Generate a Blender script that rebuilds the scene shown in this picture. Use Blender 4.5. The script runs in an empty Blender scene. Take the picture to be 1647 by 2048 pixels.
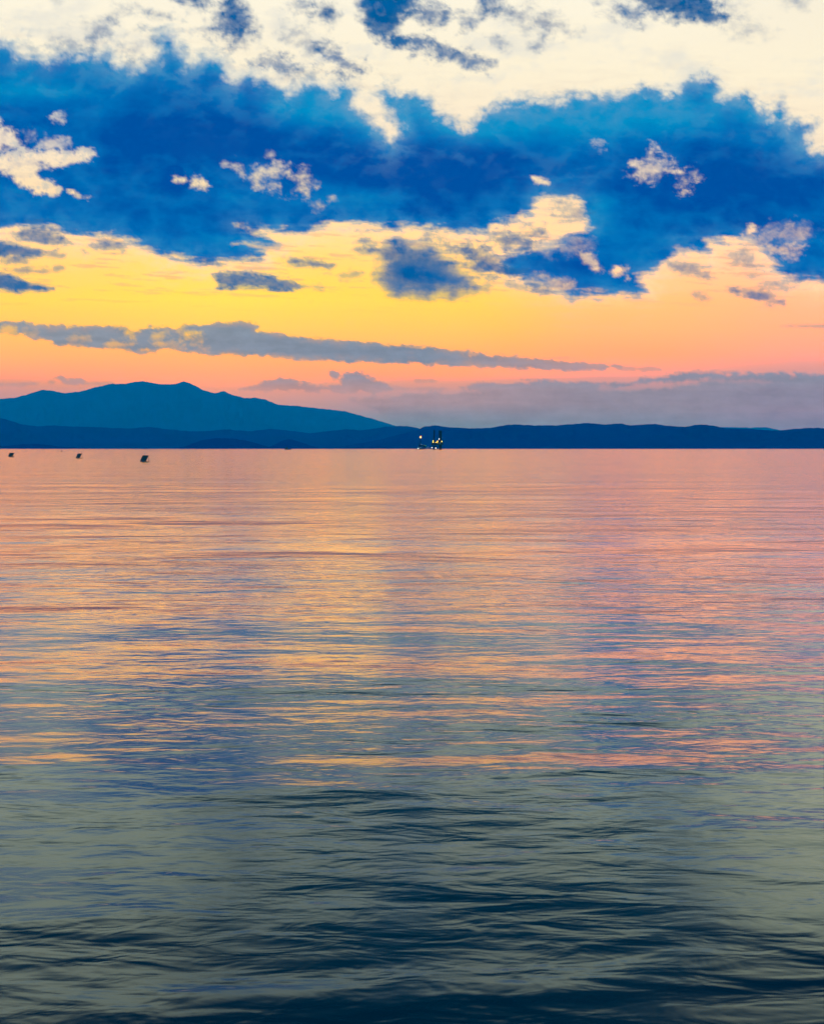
import bpy, bmesh, math, random
import numpy as np
from mathutils import Vector, Matrix

random.seed(7)
scene = bpy.context.scene
COL = scene.collection

# ------------------------------------------------------------------ camera model
F, CX, CY, HOR = 2000.0, 823.5, 1024.0, 897.0        # photo pixels
PITCH = math.atan((CY - HOR) / F)
CAM_H = 2.0
CP, SP = math.cos(PITCH), math.sin(PITCH)


def ray(x, y):
    """direction in the world of a point measured on the photograph (survey helper)"""
    a, b = (x - CX) / F, (CY - y) / F
    return Vector((a, CP + b * SP, -SP + b * CP))


def on_water(x, y):
    d = ray(x, y)
    t = CAM_H / -d.z
    return Vector((d.x * t, d.y * t, 0.0))


def az_tanel(x, y):
    d = ray(x, y)
    return math.atan2(d.x, d.y), d.z / math.hypot(d.x, d.y)


def lin(c):
    c = np.asarray(c, dtype=np.float64) / 255.0
    return np.where(c <= 0.04045, c / 12.92, ((c + 0.055) / 1.055) ** 2.4)


# ------------------------------------------------------------------ object helpers
def tag(o, label=None, cat=None, group=None, kind=None):
    if label: o['label'] = label
    if cat: o['category'] = cat
    if group: o['group'] = group
    if kind: o['kind'] = kind
    return o


def empty(name, loc, rz=0.0):
    o = bpy.data.objects.new(name, None)
    COL.objects.link(o)
    o.location = loc
    o.rotation_euler = (0, 0, rz)
    o.empty_display_size = 0.5
    return o


def link_mesh(name, verts, faces, mat, parent=None, smooth=False):
    me = bpy.data.meshes.new(name)
    me.from_pydata([tuple(v) for v in verts], [], faces)
    me.update()
    if smooth:
        me.polygons.foreach_set('use_smooth', [True] * len(me.polygons))
    o = bpy.data.objects.new(name, me)
    COL.objects.link(o)
    if mat: me.materials.append(mat)
    if parent: o.parent = parent
    return o


class MB:
    """collects solids and links them as one mesh object"""
    def __init__(self):
        self.bm = bmesh.new()

    def box(self, c, s, rot=None, bevel=0.0):
        r = bmesh.ops.create_cube(self.bm, size=1.0)
        vs = r['verts']
        m = Matrix.Translation(Vector(c))
        if rot is not None:
            m = m @ rot.to_4x4()
        m = m @ Matrix.Diagonal((s[0], s[1], s[2], 1))
        bmesh.ops.transform(self.bm, matrix=m, verts=vs)
        if bevel:
            es = list({e for v in vs for e in v.link_edges})
            bmesh.ops.bevel(self.bm, geom=es, offset=bevel, segments=2, affect='EDGES', profile=0.6)
        return self

    def bar(self, a, b, r0, r1=None, seg=8):
        a, b = Vector(a), Vector(b)
        d = b - a
        q = Vector((0, 0, 1)).rotation_difference(d.normalized())
        m = Matrix.Translation((a + b) / 2) @ q.to_matrix().to_4x4()
        bmesh.ops.create_cone(self.bm, cap_ends=True, segments=seg, radius1=r0,
                              radius2=r0 if r1 is None else r1, depth=d.length, matrix=m)
        return self

    def ball(self, c, r, sx=1, sy=1, sz=1, u=14, v=10):
        m = Matrix.Translation(Vector(c)) @ Matrix.Diagonal((sx, sy, sz, 1))
        bmesh.ops.create_uvsphere(self.bm, u_segments=u, v_segments=v, radius=r, matrix=m)
        return self

    def lathe(self, prof, c=(0, 0, 0), seg=16):
        rings = []
        for (r, z) in prof:
            rings.append([self.bm.verts.new((c[0] + r * math.cos(2 * math.pi * k / seg),
                                             c[1] + r * math.sin(2 * math.pi * k / seg), c[2] + z)) for k in range(seg)])
        for a, b in zip(rings, rings[1:]):
            for k in range(seg):
                self.bm.faces.new((a[k], a[(k + 1) % seg], b[(k + 1) % seg], b[k]))
        self.bm.faces.new(rings[0][::-1]); self.bm.faces.new(rings[-1])
        return self

    def loft(self, sections):
        """sections: list of vertex loops of the same length"""
        rings = [[self.bm.verts.new(p) for p in s] for s in sections]
        n = len(rings[0])
        for a, b in zip(rings, rings[1:]):
            for k in range(n):
                self.bm.faces.new((a[k], a[(k + 1) % n], b[(k + 1) % n], b[k]))
        self.bm.faces.new(rings[0][::-1]); self.bm.faces.new(rings[-1])
        return self

    def lattice(self, x, y, z0, z1, w, r, bay):
        """three-chord lattice leg"""
        pts = [(x + w * math.cos(a), y + w * math.sin(a)) for a in (math.pi / 2, math.pi * 7 / 6, math.pi * 11 / 6)]
        for p in pts:
            self.bar((p[0], p[1], z0), (p[0], p[1], z1), r, seg=6)
        n = max(1, int((z1 - z0) / bay))
        for k in range(n):
            a, b = z0 + (z1 - z0) * k / n, z0 + (z1 - z0) * (k + 1) / n
            for i in range(3):
                p, q = pts[i], pts[(i + 1) % 3]
                if k % 2: p, q = q, p
                self.bar((p[0], p[1], a), (q[0], q[1], b), r * .5, seg=5)
                self.bar((pts[i][0], pts[i][1], b), (pts[(i + 1) % 3][0], pts[(i + 1) % 3][1], b), r * .5, seg=5)
        return self

    def build(self, name, mat, parent=None, smooth=False):
        bmesh.ops.recalc_face_normals(self.bm, faces=self.bm.faces)
        me = bpy.data.meshes.new(name)
        self.bm.to_mesh(me); self.bm.free()
        if smooth:
            me.polygons.foreach_set('use_smooth', [True] * len(me.polygons))
        me.materials.append(mat)
        o = bpy.data.objects.new(name, me)
        COL.objects.link(o)
        if parent: o.parent = parent
        return o


# ------------------------------------------------------------------ materials
def new_mat(name):
    m = bpy.data.materials.new(name)
    m.use_nodes = True
    nt = m.node_tree
    nt.nodes.clear()
    out = nt.nodes.new('ShaderNodeOutputMaterial')
    return m, nt, out


def surf_mat(name, c0, c1, rough=0.6, scale=1.0, metallic=0.0, bump=0.0, detail=5):
    m, nt, out = new_mat(name)
    p = nt.nodes.new('ShaderNodeBsdfPrincipled')
    tc = nt.nodes.new('ShaderNodeTexCoord')
    n = nt.nodes.new('ShaderNodeTexNoise')
    n.inputs['Scale'].default_value = scale
    n.inputs['Detail'].default_value = detail
    nt.links.new(tc.outputs['Object'], n.inputs['Vector'])
    r = nt.nodes.new('ShaderNodeValToRGB')
    r.color_ramp.elements[0].position = .35
    r.color_ramp.elements[1].position = .68
    r.color_ramp.elements[0].color = (*c0, 1)
    r.color_ramp.elements[1].color = (*c1, 1)
    nt.links.new(n.outputs['Fac'], r.inputs['Fac'])
    nt.links.new(r.outputs['Color'], p.inputs['Base Color'])
    p.inputs['Roughness'].default_value = rough
    p.inputs['Metallic'].default_value = metallic
    if bump:
        b = nt.nodes.new('ShaderNodeBump')
        b.inputs['Distance'].default_value = bump
        nt.links.new(n.outputs['Fac'], b.inputs['Height'])
        nt.links.new(b.outputs['Normal'], p.inputs['Normal'])
    nt.links.new(p.outputs['BSDF'], out.inputs['Surface'])
    return m


def glow_mat(name, col, strength):
    m, nt, out = new_mat(name)
    e = nt.nodes.new('ShaderNodeEmission')
    e.inputs['Color'].default_value = (*col, 1)
    e.inputs['Strength'].default_value = strength
    nt.links.new(e.outputs['Emission'], out.inputs['Surface'])
    m.cycles.emission_sampling = 'NONE'
    return m


M_STEEL = surf_mat('dark_steel', (.004, .005, .008), (.01, .008, .008), .6, .15)
M_STEEL.node_tree.nodes['Principled BSDF'].inputs['Specular IOR Level'].default_value = .15
M_HULL = surf_mat('hull_paint', (.006, .007, .01), (.01, .01, .012), .55, .1)
M_DECK = surf_mat('deck_paint', (.006, .008, .012), (.014, .012, .012), .6, .12)
M_PALE = surf_mat('pale_paint', (.2, .22, .22), (.3, .31, .3), .5, .2)
M_TARP = surf_mat('dark_tarp', (.002, .004, .006), (.005, .009, .012), .75, 3.0, bump=.01)
M_TIMBER = surf_mat('weathered_timber', (.05, .03, .02), (.09, .05, .03), .7, 6.0, bump=.004)
M_FLOAT = surf_mat('float_plastic', (.01, .012, .014), (.02, .022, .024), .45, 4.0)
M_BUOY = surf_mat('buoy_plastic', (.05, .03, .03), (.08, .04, .035), .4, 4.0)
M_HAZED_MOUNTAIN = surf_mat('hazed_mountainside', (.004, .04, .115), (.008, .055, .14), 1.0, .0012, detail=8)  # distance haze put into the base colour: paler and tealer than the hills
M_HAZED_MOUNTAIN.node_tree.nodes['Principled BSDF'].inputs['Specular IOR Level'].default_value = 0.0
M_HILL = surf_mat('hillside', (.001, .006, .10), (.003, .012, .12), 1.0, .0015, detail=8)  # navy base colour holds haze blue that the thin air volume leaves out
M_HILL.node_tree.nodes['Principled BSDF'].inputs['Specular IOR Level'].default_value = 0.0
M_YELLOW = glow_mat('yellow_lamp', (1, .72, .05), 9)
M_ORANGE = glow_mat('orange_lamp', (1, .42, .02), 8)
M_WHITE = glow_mat('white_lamp', (1, .95, .78), 9)
M_DIM = glow_mat('dim_lamp', (.5, .85, .8), 4)
M_GREEN = glow_mat('green_lamp', (.1, 1, .25), 5)

# flame: hot core fading outward to orange along its height (it gives off light)
M_FLAME, nt, out = new_mat('flame')
e = nt.nodes.new('ShaderNodeEmission')
lw = nt.nodes.new('ShaderNodeTexNoise'); lw.inputs['Scale'].default_value = .3
rp = nt.nodes.new('ShaderNodeValToRGB')
rp.color_ramp.elements[0].color = (1, .09, .005, 1); rp.color_ramp.elements[0].position = .35
rp.color_ramp.elements[1].color = (1, .3, .02, 1); rp.color_ramp.elements[1].position = .6
tc = nt.nodes.new('ShaderNodeTexCoord')
nt.links.new(tc.outputs['Object'], lw.inputs['Vector'])
nt.links.new(lw.outputs['Fac'], rp.inputs['Fac'])
nt.links.new(rp.outputs['Color'], e.inputs['Color'])
e.inputs['Strength'].default_value = 1.6
nt.links.new(e.outputs['Emission'], out.inputs['Surface'])
M_FLAME.cycles.emission_sampling = 'NONE'
M_FLAMECORE = glow_mat('flame_core', (1, .75, .2), 9)

# ------------------------------------------------------------------ noise (numpy)
_rng = np.random.RandomState(11)
_perm = np.tile(_rng.permutation(512), 2)
_ang = _rng.rand(512) * 2 * np.pi
_gx, _gy = np.cos(_ang), np.sin(_ang)


def perlin(x, y, seed=0):
    x = x + seed * 17.31; y = y + seed * 9.77
    xi = np.floor(x).astype(np.int64); yi = np.floor(y).astype(np.int64)
    xf = x - xi; yf = y - yi
    u = xf * xf * xf * (xf * (xf * 6 - 15) + 10)
    v = yf * yf * yf * (yf * (yf * 6 - 15) + 10)

    def g(ix, iy, dx, dy):
        h = _perm[(_perm[ix & 511] + iy) & 511]
        return _gx[h] * dx + _gy[h] * dy
    n00 = g(xi, yi, xf, yf); n10 = g(xi + 1, yi, xf - 1, yf)
    n01 = g(xi, yi + 1, xf, yf - 1); n11 = g(xi + 1, yi + 1, xf - 1, yf - 1)
    return 1.5 * ((n00 * (1 - u) + n10 * u) * (1 - v) + (n01 * (1 - u) + n11 * u) * v)


def fbm(x, y, octv=5, seed=0, gain=.52, billow=False):
    s = np.zeros_like(x); a = 1.0; t = 0.0
    for o in range(octv):
        n = perlin(x, y, seed + o * 3)
        if billow: n = 1 - 2 * np.abs(n) * 1.3
        s += a * n; t += a
        a *= gain; x = x * 2.03; y = y * 2.03
    return s / t


def sstep(a, b, x):
    t = np.clip((x - a) / (b - a), 0, 1)
    return t * t * (3 - 2 * t)


def sdf(poly, x, y):
    """signed distance to a closed polygon, positive inside"""
    d2 = np.full(x.shape, 1e12)
    ins = np.zeros(x.shape, dtype=bool)
    n = len(poly)
    for i in range(n):
        x0, y0 = poly[i]; x1, y1 = poly[(i + 1) % n]
        ex, ey = x1 - x0, y1 - y0
        wx, wy = x - x0, y - y0
        t = np.clip((wx * ex + wy * ey) / (ex * ex + ey * ey + 1e-9), 0, 1)
        dx, dy = wx - ex * t, wy - ey * t
        d2 = np.minimum(d2, dx * dx + dy * dy)
        if y0 != y1:
            c = ((y0 > y) != (y1 > y)) & (x < ex * (y - y0) / ey + x0)
            ins ^= c
    d = np.sqrt(d2)
    return np.where(ins, d, -d)


# ------------------------------------------------------------------ haze figures
HAZE_DENS = 2.2e-5
HAZE_TOP = 1650.0
HAZE_HALF = 47500.0
AIR = np.array([.0, .27, .48])          # measured airlight, used to set the sky's own radiance behind the haze

# ------------------------------------------------------------------ sky colours
GX = np.array([-500, 0, 450, 850, 1250, 1647, 2150.])
GY = np.array([-3000, -1500, -700, -250, 0, 150, 300, 430, 520, 600, 660, 710, 750, 785, 830, 862, 905.])
G = [
 [(40,100,170)]*7,
 [(110,160,200)]*7,
 [(215,222,212)]*7,
 [(250,242,222)]*7,
 [(254,246,222)]*5 + [(249,240,216)]*2,
 [(254,242,212)]*7,
 [(253,232,200)]*7,
 [(255,225,165),(255,225,165),(255,228,155),(255,226,160),(254,222,170),(252,218,175),(252,218,175)],
 [(255,210,120),(255,212,122),(255,218,105),(255,215,122),(255,208,148),(252,205,165),(252,205,165)],
 [(255,200,90),(255,213,92),(255,221,80),(255,214,84),(255,195,120),(255,188,140),(255,188,140)],
 [(255,190,90),(255,195,84),(255,204,70),(255,198,84),(255,184,120),(252,177,134),(250,176,136)],
 [(252,172,100),(254,178,88),(255,180,92),(255,178,104),(253,168,118),(245,164,140),(240,162,142)],
 [(235,155,125),(246,161,112),(252,166,110),(252,162,118),(240,160,140),(215,156,150),(200,154,152)],
 [(200,152,146),(206,155,144),(226,160,138),(198,158,152),(160,150,158),(140,144,160),(138,144,160)],
 [(160,148,152),(165,150,150),(180,154,150),(138,150,160),(140,148,160),(148,144,160),(148,144,160)],
 [(115,148,160),(115,148,160),(120,150,160),(108,150,162),(118,148,164),(128,142,162),(128,142,162)],
 [(95,140,160)]*7,
]
G = np.array([[lin(c) for c in r] for r in G])


def grad(x, y):
    xi = np.clip(np.searchsorted(GX, x) - 1, 0, len(GX) - 2)
    yi = np.clip(np.searchsorted(GY, y) - 1, 0, len(GY) - 2)
    u = np.clip((x - GX[xi]) / (GX[xi + 1] - GX[xi]), 0, 1)[:, None]
    v = np.clip((y - GY[yi]) / (GY[yi + 1] - GY[yi]), 0, 1)[:, None]
    u = u * u * (3 - 2 * u)
    return (G[yi, xi] * (1 - u) + G[yi, xi + 1] * u) * (1 - v) + (G[yi + 1, xi] * (1 - u) + G[yi + 1, xi + 1] * u) * v


BANK = [(-260,60),(-120,95),(-60,70),(0,80),(20,88),(45,98),(70,112),(95,117),(120,109),(150,104),(185,103),(215,104),(232,118),(245,130),(265,131),
 (285,118),(300,114),(313,120),(318,100),(310,80),(318,63),(338,58),(350,70),(358,86),(368,105),(380,126),(395,112),(412,103),
 (430,105),(445,118),(455,140),(470,156),(488,150),(500,146),(520,157),(535,152),(555,167),(575,182),(590,176),(605,163),
 (625,160),(645,170),(660,184),(675,176),(690,166),(705,168),(712,186),(706,206),(725,226),(745,250),(765,266),(779,280),
 (792,270),(794,250),(776,226),(760,206),(756,186),(768,171),(785,178),(803,196),(828,181),(845,186),(858,200),(866,215),
 (875,226),(900,239),(925,254),(935,251),(950,241),(964,226),(962,209),(975,216),(1000,205),(1030,196),(1060,199),(1090,200),
 (1120,195),(1145,188),(1180,190),(1220,191),(1260,186),(1272,175),(1300,172),(1330,183),(1355,181),(1360,165),(1380,152),
 (1410,150),(1435,155),(1443,170),(1436,192),(1460,193),(1490,190),(1510,196),(1525,211),(1543,228),(1551,205),(1560,199),
 (1569,216),(1578,248),(1600,243),(1628,246),(1613,262),(1612,285),(1625,301),(1652,306),(1720,300),(1830,330),(1990,300),(2150,360),
 (2160,470),(2000,520),(1850,540),(1700,556),
 (1647,560),(1610,558),(1575,551),(1555,537),(1540,520),(1525,502),(1512,484),(1497,478),(1470,474),(1408,480),(1415,500),(1353,495),(1323,522),(1293,540),
 (1268,551),(1288,578),(1273,587),(1213,590),(1143,590),(1118,575),(1073,562),(1023,546),(1003,522),(1033,506),(1063,500),
 (1103,494),(1123,480),(1160,466),(1187,455),(1174,440),(1168,410),(1153,396),(1103,391),(1073,395),(1064,406),(1058,425),
 (1018,437),(978,445),(973,457),(948,461),(913,462),(898,455),(853,452),(823,452),(765,452),(740,445),(665,442),(630,450),
 (595,462),(560,458),(500,450),(470,452),(500,462),(530,472),(553,486),(525,487),(490,480),(470,488),(500,498),(527,507),
 (520,517),(465,522),(415,520),(370,515),(320,507),(303,495),(280,485),(245,472),(200,470),(145,465),(115,452),(60,449),(30,451),
 (0,457),(-80,455),(-180,470),(-300,450),(-420,300),(-380,150)]

BANKTOP_SPLIT = 380

def ell(cx, cy, rx, ry, n=14, rot=0.0):
    c, s = math.cos(rot), math.sin(rot)
    return [(cx + rx * math.cos(2*math.pi*k/n) * c - ry * math.sin(2*math.pi*k/n) * s,
             cy + rx * math.cos(2*math.pi*k/n) * s + ry * math.sin(2*math.pi*k/n) * c) for k in range(n)]

# holes in the bank: (polygon, depth, softness, noise amplitude)
HOLES = [
 ([(-60,318),(0,318),(30,308),(65,302),(120,306),(180,303),(190,309),(170,319),(120,330),(86,330),(72,346),(88,360),(118,374),(118,386),(80,388),(50,376),(20,352),(0,338),(-60,345)], 1, 5, 7),
 ([(-40,232),(0,245),(18,256),(40,277),(30,286),(5,299),(-40,299)], .95, 6, 8),
 ([(347,353),(375,357),(418,362),(416,379),(400,378),(375,365),(350,361)], .95, 5, 6),
 ([(475,340),(500,350),(530,345),(560,332),(568,345),(550,360),(560,372),(530,370),(505,360)], .62, 12, 12),
 ([(582,348),(608,346),(620,365),(608,388),(596,380),(590,362)], .6, 11, 11),
 ([(140,381),(158,389),(180,393),(176,398),(150,392)], .9, 4, 5),
 ([(1065,354),(1080,356),(1097,363),(1095,368),(1070,365)], .95, 4, 4),
 ([(1268,330),(1290,322),(1300,300),(1312,318),(1335,328),(1328,348),(1300,356),(1275,350)], .6, 10, 12),
 (ell(1366,366,8,12,rot=.4), .5, 9, 12), (ell(1388,345,5,8), .42, 8, 9), (ell(1197,288,5,7), .22, 7, 12),
 (ell(108,286,24,10), .5, 9, 10), (ell(114,237,10,4), .45, 7, 9), (ell(60,272,8,5), .3, 8, 9),
 (ell(540,310,7,6), .5, 5, 4), (ell(635,410,10,5), .35, 6, 5), (ell(449,328,5,4), .4, 4, 3), (ell(663,397,6,5), .45, 5, 4),
 ([(1486,464),(1494,455),(1506,452),(1512,458),(1506,468),(1514,474),(1500,473)], .9, 6, 7), (ell(1555,475,70,14,rot=-.15), .35, 14, 12), (ell(1560,500,40,8,rot=.1), .5, 8, 9),
 (ell(1178,520,24,7,rot=.6), .6, 7, 7), ([(1226,542),(1236,536),(1250,540),(1246,547),(1254,553),(1238,551)], .85, 6, 6), (ell(1130,492,50,9), .3, 12, 9),
 (ell(1100,566,45,7,rot=.15), .45, 8, 8),
]

BLUE, GREY, LILAC = 0, 1, 2
# smaller clouds: (polygon, opacity, softness, noise amplitude, colour kind)
PUFFS = [
 ([(440,5),(465,-2),(485,5),(500,25),(512,42),(508,62),(490,82),(470,96),(455,86),(440,70),(415,66),(403,55),(425,40),(440,24)], .86, 15, 13, BLUE),
 ([(335,-20),(420,-20),(425,0),(405,14),(380,10),(355,12),(335,2)], .8, 11, 9, BLUE),
 ([(300,26),(320,24),(340,36),(325,40),(305,34)], .5, 9, 8, BLUE),
 ([(722,-60),(838,-60),(838,0),(830,20),(803,36),(802,70),(816,80),(822,96),(790,92),(760,81),(735,62),(716,30)], .98, 10, 10, BLUE),
 ([(838,0),(870,5),(900,30),(890,45),(865,48),(842,40),(830,24)], .75, 15, 16, BLUE),
 ([(905,40),(930,30),(960,40),(950,54),(920,58)], .6, 14, 14, BLUE),
 ([(950,-20),(1010,-20),(1005,14),(985,28),(960,16)], .85, 14, 10, BLUE),
 ([(1010,20),(1060,20),(1120,45),(1145,58),(1100,62),(1050,58)], .42, 20, 18, BLUE),
 ([(820,66),(860,80),(910,104),(960,112),(986,124),(982,138),(940,134),(880,116),(830,108)], .78, 11, 12, BLUE),
 (ell(1000,84,34,8,rot=.3), .45, 9, 10, BLUE), (ell(1068,88,14,8), .35, 9, 9, BLUE),
 ([(1280,-40),(1400,-40),(1428,10),(1450,40),(1425,52),(1400,43),(1360,40),(1330,38),(1300,22),(1275,2)], .97, 10, 10, BLUE),
 ([(1240,22),(1270,18),(1288,30),(1280,45),(1255,40)], .75, 11, 10, BLUE),
 ([(1195,10),(1220,2),(1240,20),(1225,38),(1205,32)], .45, 13, 13, BLUE),
 (ell(1490,55,50,18,rot=.25), .22, 18, 16, BLUE), (ell(1590,2,30,8), .28, 12, 9, BLUE), (ell(1470,15,30,10,rot=.4), .25, 12, 10, BLUE),
 ([(575,12),(600,4),(625,14),(620,26),(590,24)], .5, 12, 12, BLUE),
 ([(630,20),(650,10),(672,28),(665,44),(645,42)], .75, 12, 11, BLUE),
 ([(565,70),(600,50),(640,80),(650,100),(620,110),(585,100)], .33, 18, 22, BLUE),
 ([(635,100),(665,95),(690,115),(720,130),(728,145),(700,148),(660,130),(640,118)], .7, 14, 17, BLUE),
 ([(510,120),(535,112),(560,108),(580,120),(575,135),(545,138),(525,130)], .55, 13, 15, BLUE),
 (ell(575,140,20,14), .3, 14, 12, BLUE), (ell(615,150,30,10), .25, 12, 12, BLUE),
 ([(170,60),(190,38),(215,45),(215,70),(190,82)], .42, 16, 14, BLUE),
 ([(215,30),(240,12),(270,15),(262,24),(235,28),(222,40)], .3, 11, 10, BLUE),
 (ell(140,84,44,10,rot=.3), .28, 16, 14, BLUE), (ell(275,92,24,22), .3, 18, 14, BLUE), (ell(118,3,9,5), .3, 8, 5, BLUE),
 # left strips under the bank
 ([(-80,478),(0,482),(45,489),(85,499),(90,509),(50,514),(0,513),(-80,515)], .9, 5, 5, BLUE),
 ([(22,462),(60,452),(105,456),(120,470),(140,484),(110,490),(70,482),(40,478)], .72, 9, 10, BLUE),
 ([(-100,540),(0,546),(25,551),(60,565),(108,577),(60,581),(0,581),(-100,584)], .96, 4, 4, BLUE),
 (ell(52,540,42,7,rot=.08), .5, 7, 7, BLUE), (ell(118,537,8,4), .5, 5, 3, BLUE), (ell(105,510,24,4,rot=.05), .55, 6, 4, BLUE),(ell(20,522,34,5), .5, 6, 5, BLUE),
 ([(168,496),(190,490),(222,480),(244,488),(250,500),(230,504),(200,498)], .62, 7, 8, BLUE),
 ([(428,551),(455,541),(500,548),(545,553),(580,561),(604,573),(585,580),(520,578),(470,575),(438,569)], .85, 5, 6, BLUE),
 (ell(612,572,34,5,rot=.1), .4, 7, 6, BLUE), (ell(505,556,60,6,rot=.1), .3, 8, 6, BLUE),
 ([(562,520),(600,517),(640,524),(668,530),(655,538),(620,533),(590,529)], .66, 6, 7, BLUE),
 (ell(704,551,20,6), .4, 8, 7, BLUE), (ell(430,528,22,5,rot=.2), .5, 7, 6, BLUE),
 # centre cloud under the bank and its wisps
 ([(752,500),(775,482),(810,478),(830,492),(855,486),(880,500),(905,522),(920,545),(945,563),(972,578),(930,584),(880,586),(820,588),(782,586),(762,575),(752,550),(768,530),(756,515)], .8, 13, 8, BLUE),
 ([(785,520),(820,508),(862,520),(900,540),(925,562),(915,578),(860,582),(800,582),(778,566)], .99, 22, 3, BLUE),
 (ell(735,480,22,7,rot=.3), .55, 9, 10, BLUE), (ell(735,498,20,5), .5, 8, 8, BLUE),
 ([(840,462),(880,470),(930,500),(960,530),(990,556),(950,552),(915,520),(870,490)], .42, 14, 18, BLUE),
 ([(905,490),(950,486),(1005,520),(1040,548),(1000,552),(950,530)], .66, 12, 16, BLUE),
 ([(980,470),(1020,466),(1070,480),(1060,500),(1010,500),(985,488)], .66, 10, 14, BLUE),
 ([(1020,460),(1060,452),(1090,462),(1070,474),(1030,472)], .55, 9, 11, BLUE),
 ([(1100,398),(1150,398),(1172,420),(1160,440),(1125,430)], .42, 13, 15, BLUE),
 (ell(1080,578,22,8,rot=.3), .75, 7, 8, BLUE), (ell(1030,570,24,5,rot=.3), .4, 8, 7, BLUE),
 # right of the bank
 ([(1340,528),(1370,526),(1400,540),(1432,556),(1415,560),(1380,548),(1350,540)], .5, 9, 10, BLUE),
 ([(1450,510),(1490,505),(1530,520),(1500,530),(1465,524)], .38, 12, 12, BLUE),
 ([(1500,558),(1540,560),(1600,560),(1612,568),(1570,572),(1520,568)], .42, 9, 8, BLUE),
 ([(1452,578),(1475,580),(1500,578),(1530,586),(1565,603),(1540,606),(1500,593)], .68, 6, 6, BLUE),
 (ell(1400,592,20,5,rot=.3), .35, 7, 6, BLUE),
 ([(1560,652),(1600,649),(1660,649),(1660,656),(1610,656)], .55, 4, 2, GREY),
 # long grey strip
 ([(-200,640),(0,642),(40,645),(70,652),(110,650),(135,655),(165,652),(205,652),(255,655),(270,660),(300,655),(340,655),(365,656),(385,650),(420,648),
   (470,646),(500,645),(516,652),(512,662),(530,665),(560,668),(590,675),(640,679),(680,683),(740,686),(780,690),(840,693),(900,701),(960,708),
   (1020,711),(1080,716),(1130,721),(1180,729),(1240,733),(1180,738),(1120,738),(1040,735),(960,731),(880,729),(800,727),(740,725),(680,723),
   (620,720),(560,715),(500,711),(440,708),(390,704),(330,698),(285,703),(230,701),(190,695),(140,692),(92,689),(105,682),(60,673),(0,666),(-200,668)], .97, 4, 5, GREY),
 (ell(1275,738,46,3.5,rot=.03), .45, 4, 3, GREY), (ell(1100,716,60,3), .3, 4, 4, GREY),
 # small low puffs
 ([(478,778),(515,772),(528,764),(548,758),(562,755),(580,760),(600,766),(640,770),(684,772),(682,760),(690,752),(700,748),(712,745),(728,750),(742,756),(758,760),(772,768),(782,780),(730,783),(600,784)], .85, 4, 5, GREY),
 (ell(668,750,9,5,rot=.5), .75, 4, 4, GREY),
 ([(112,754),(122,751),(136,760),(160,760),(178,768),(150,770),(128,766)], .6, 4, 4, GREY),
 (ell(205,767,24,3), .4, 4, 3, GREY), (ell(30,768,46,3), .5, 4, 3, GREY), (ell(104,764,7,3), .5, 4, 3, GREY),
 # low grey band in the right half
 ([(906,775),(965,767),(1042,765),(1108,763),(1211,765),(1252,761),(1314,753),(1366,745),(1443,750),(1561,747),(1647,752),(2300,745),(2300,860),(820,860),(700,800),(860,786),(960,783)], .88, 5, 6, GREY),
 (ell(840,778,60,3), .4, 4, 3, GREY), (ell(850,762,22,3), .4, 4, 3, GREY),
]
GREYHOLES = [(ell(258,664,14,8), .8, 6, 7), (ell(384,676,24,10,rot=.4), .8, 8, 9), (ell(240,689,26,6), .6, 6, 6), (ell(318,673,14,6), .6, 6, 6), (ell(20,660,14,5), .7, 5, 5),
             (ell(335,690,18,5), .5, 6, 6), (ell(160,676,20,4), .45, 6, 5), (ell(60,664,14,4), .45, 5, 4)]
PINKGAP = [(ell(1320,770,92,4.5,rot=-.1), .85, 4, 4), (ell(1480,762,80,3,rot=.02), .35, 4, 4), (ell(1210,778,12,6), .6, 5, 4), (ell(1500,822,170,9,rot=-.01), .35, 9, 5)]


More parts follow.
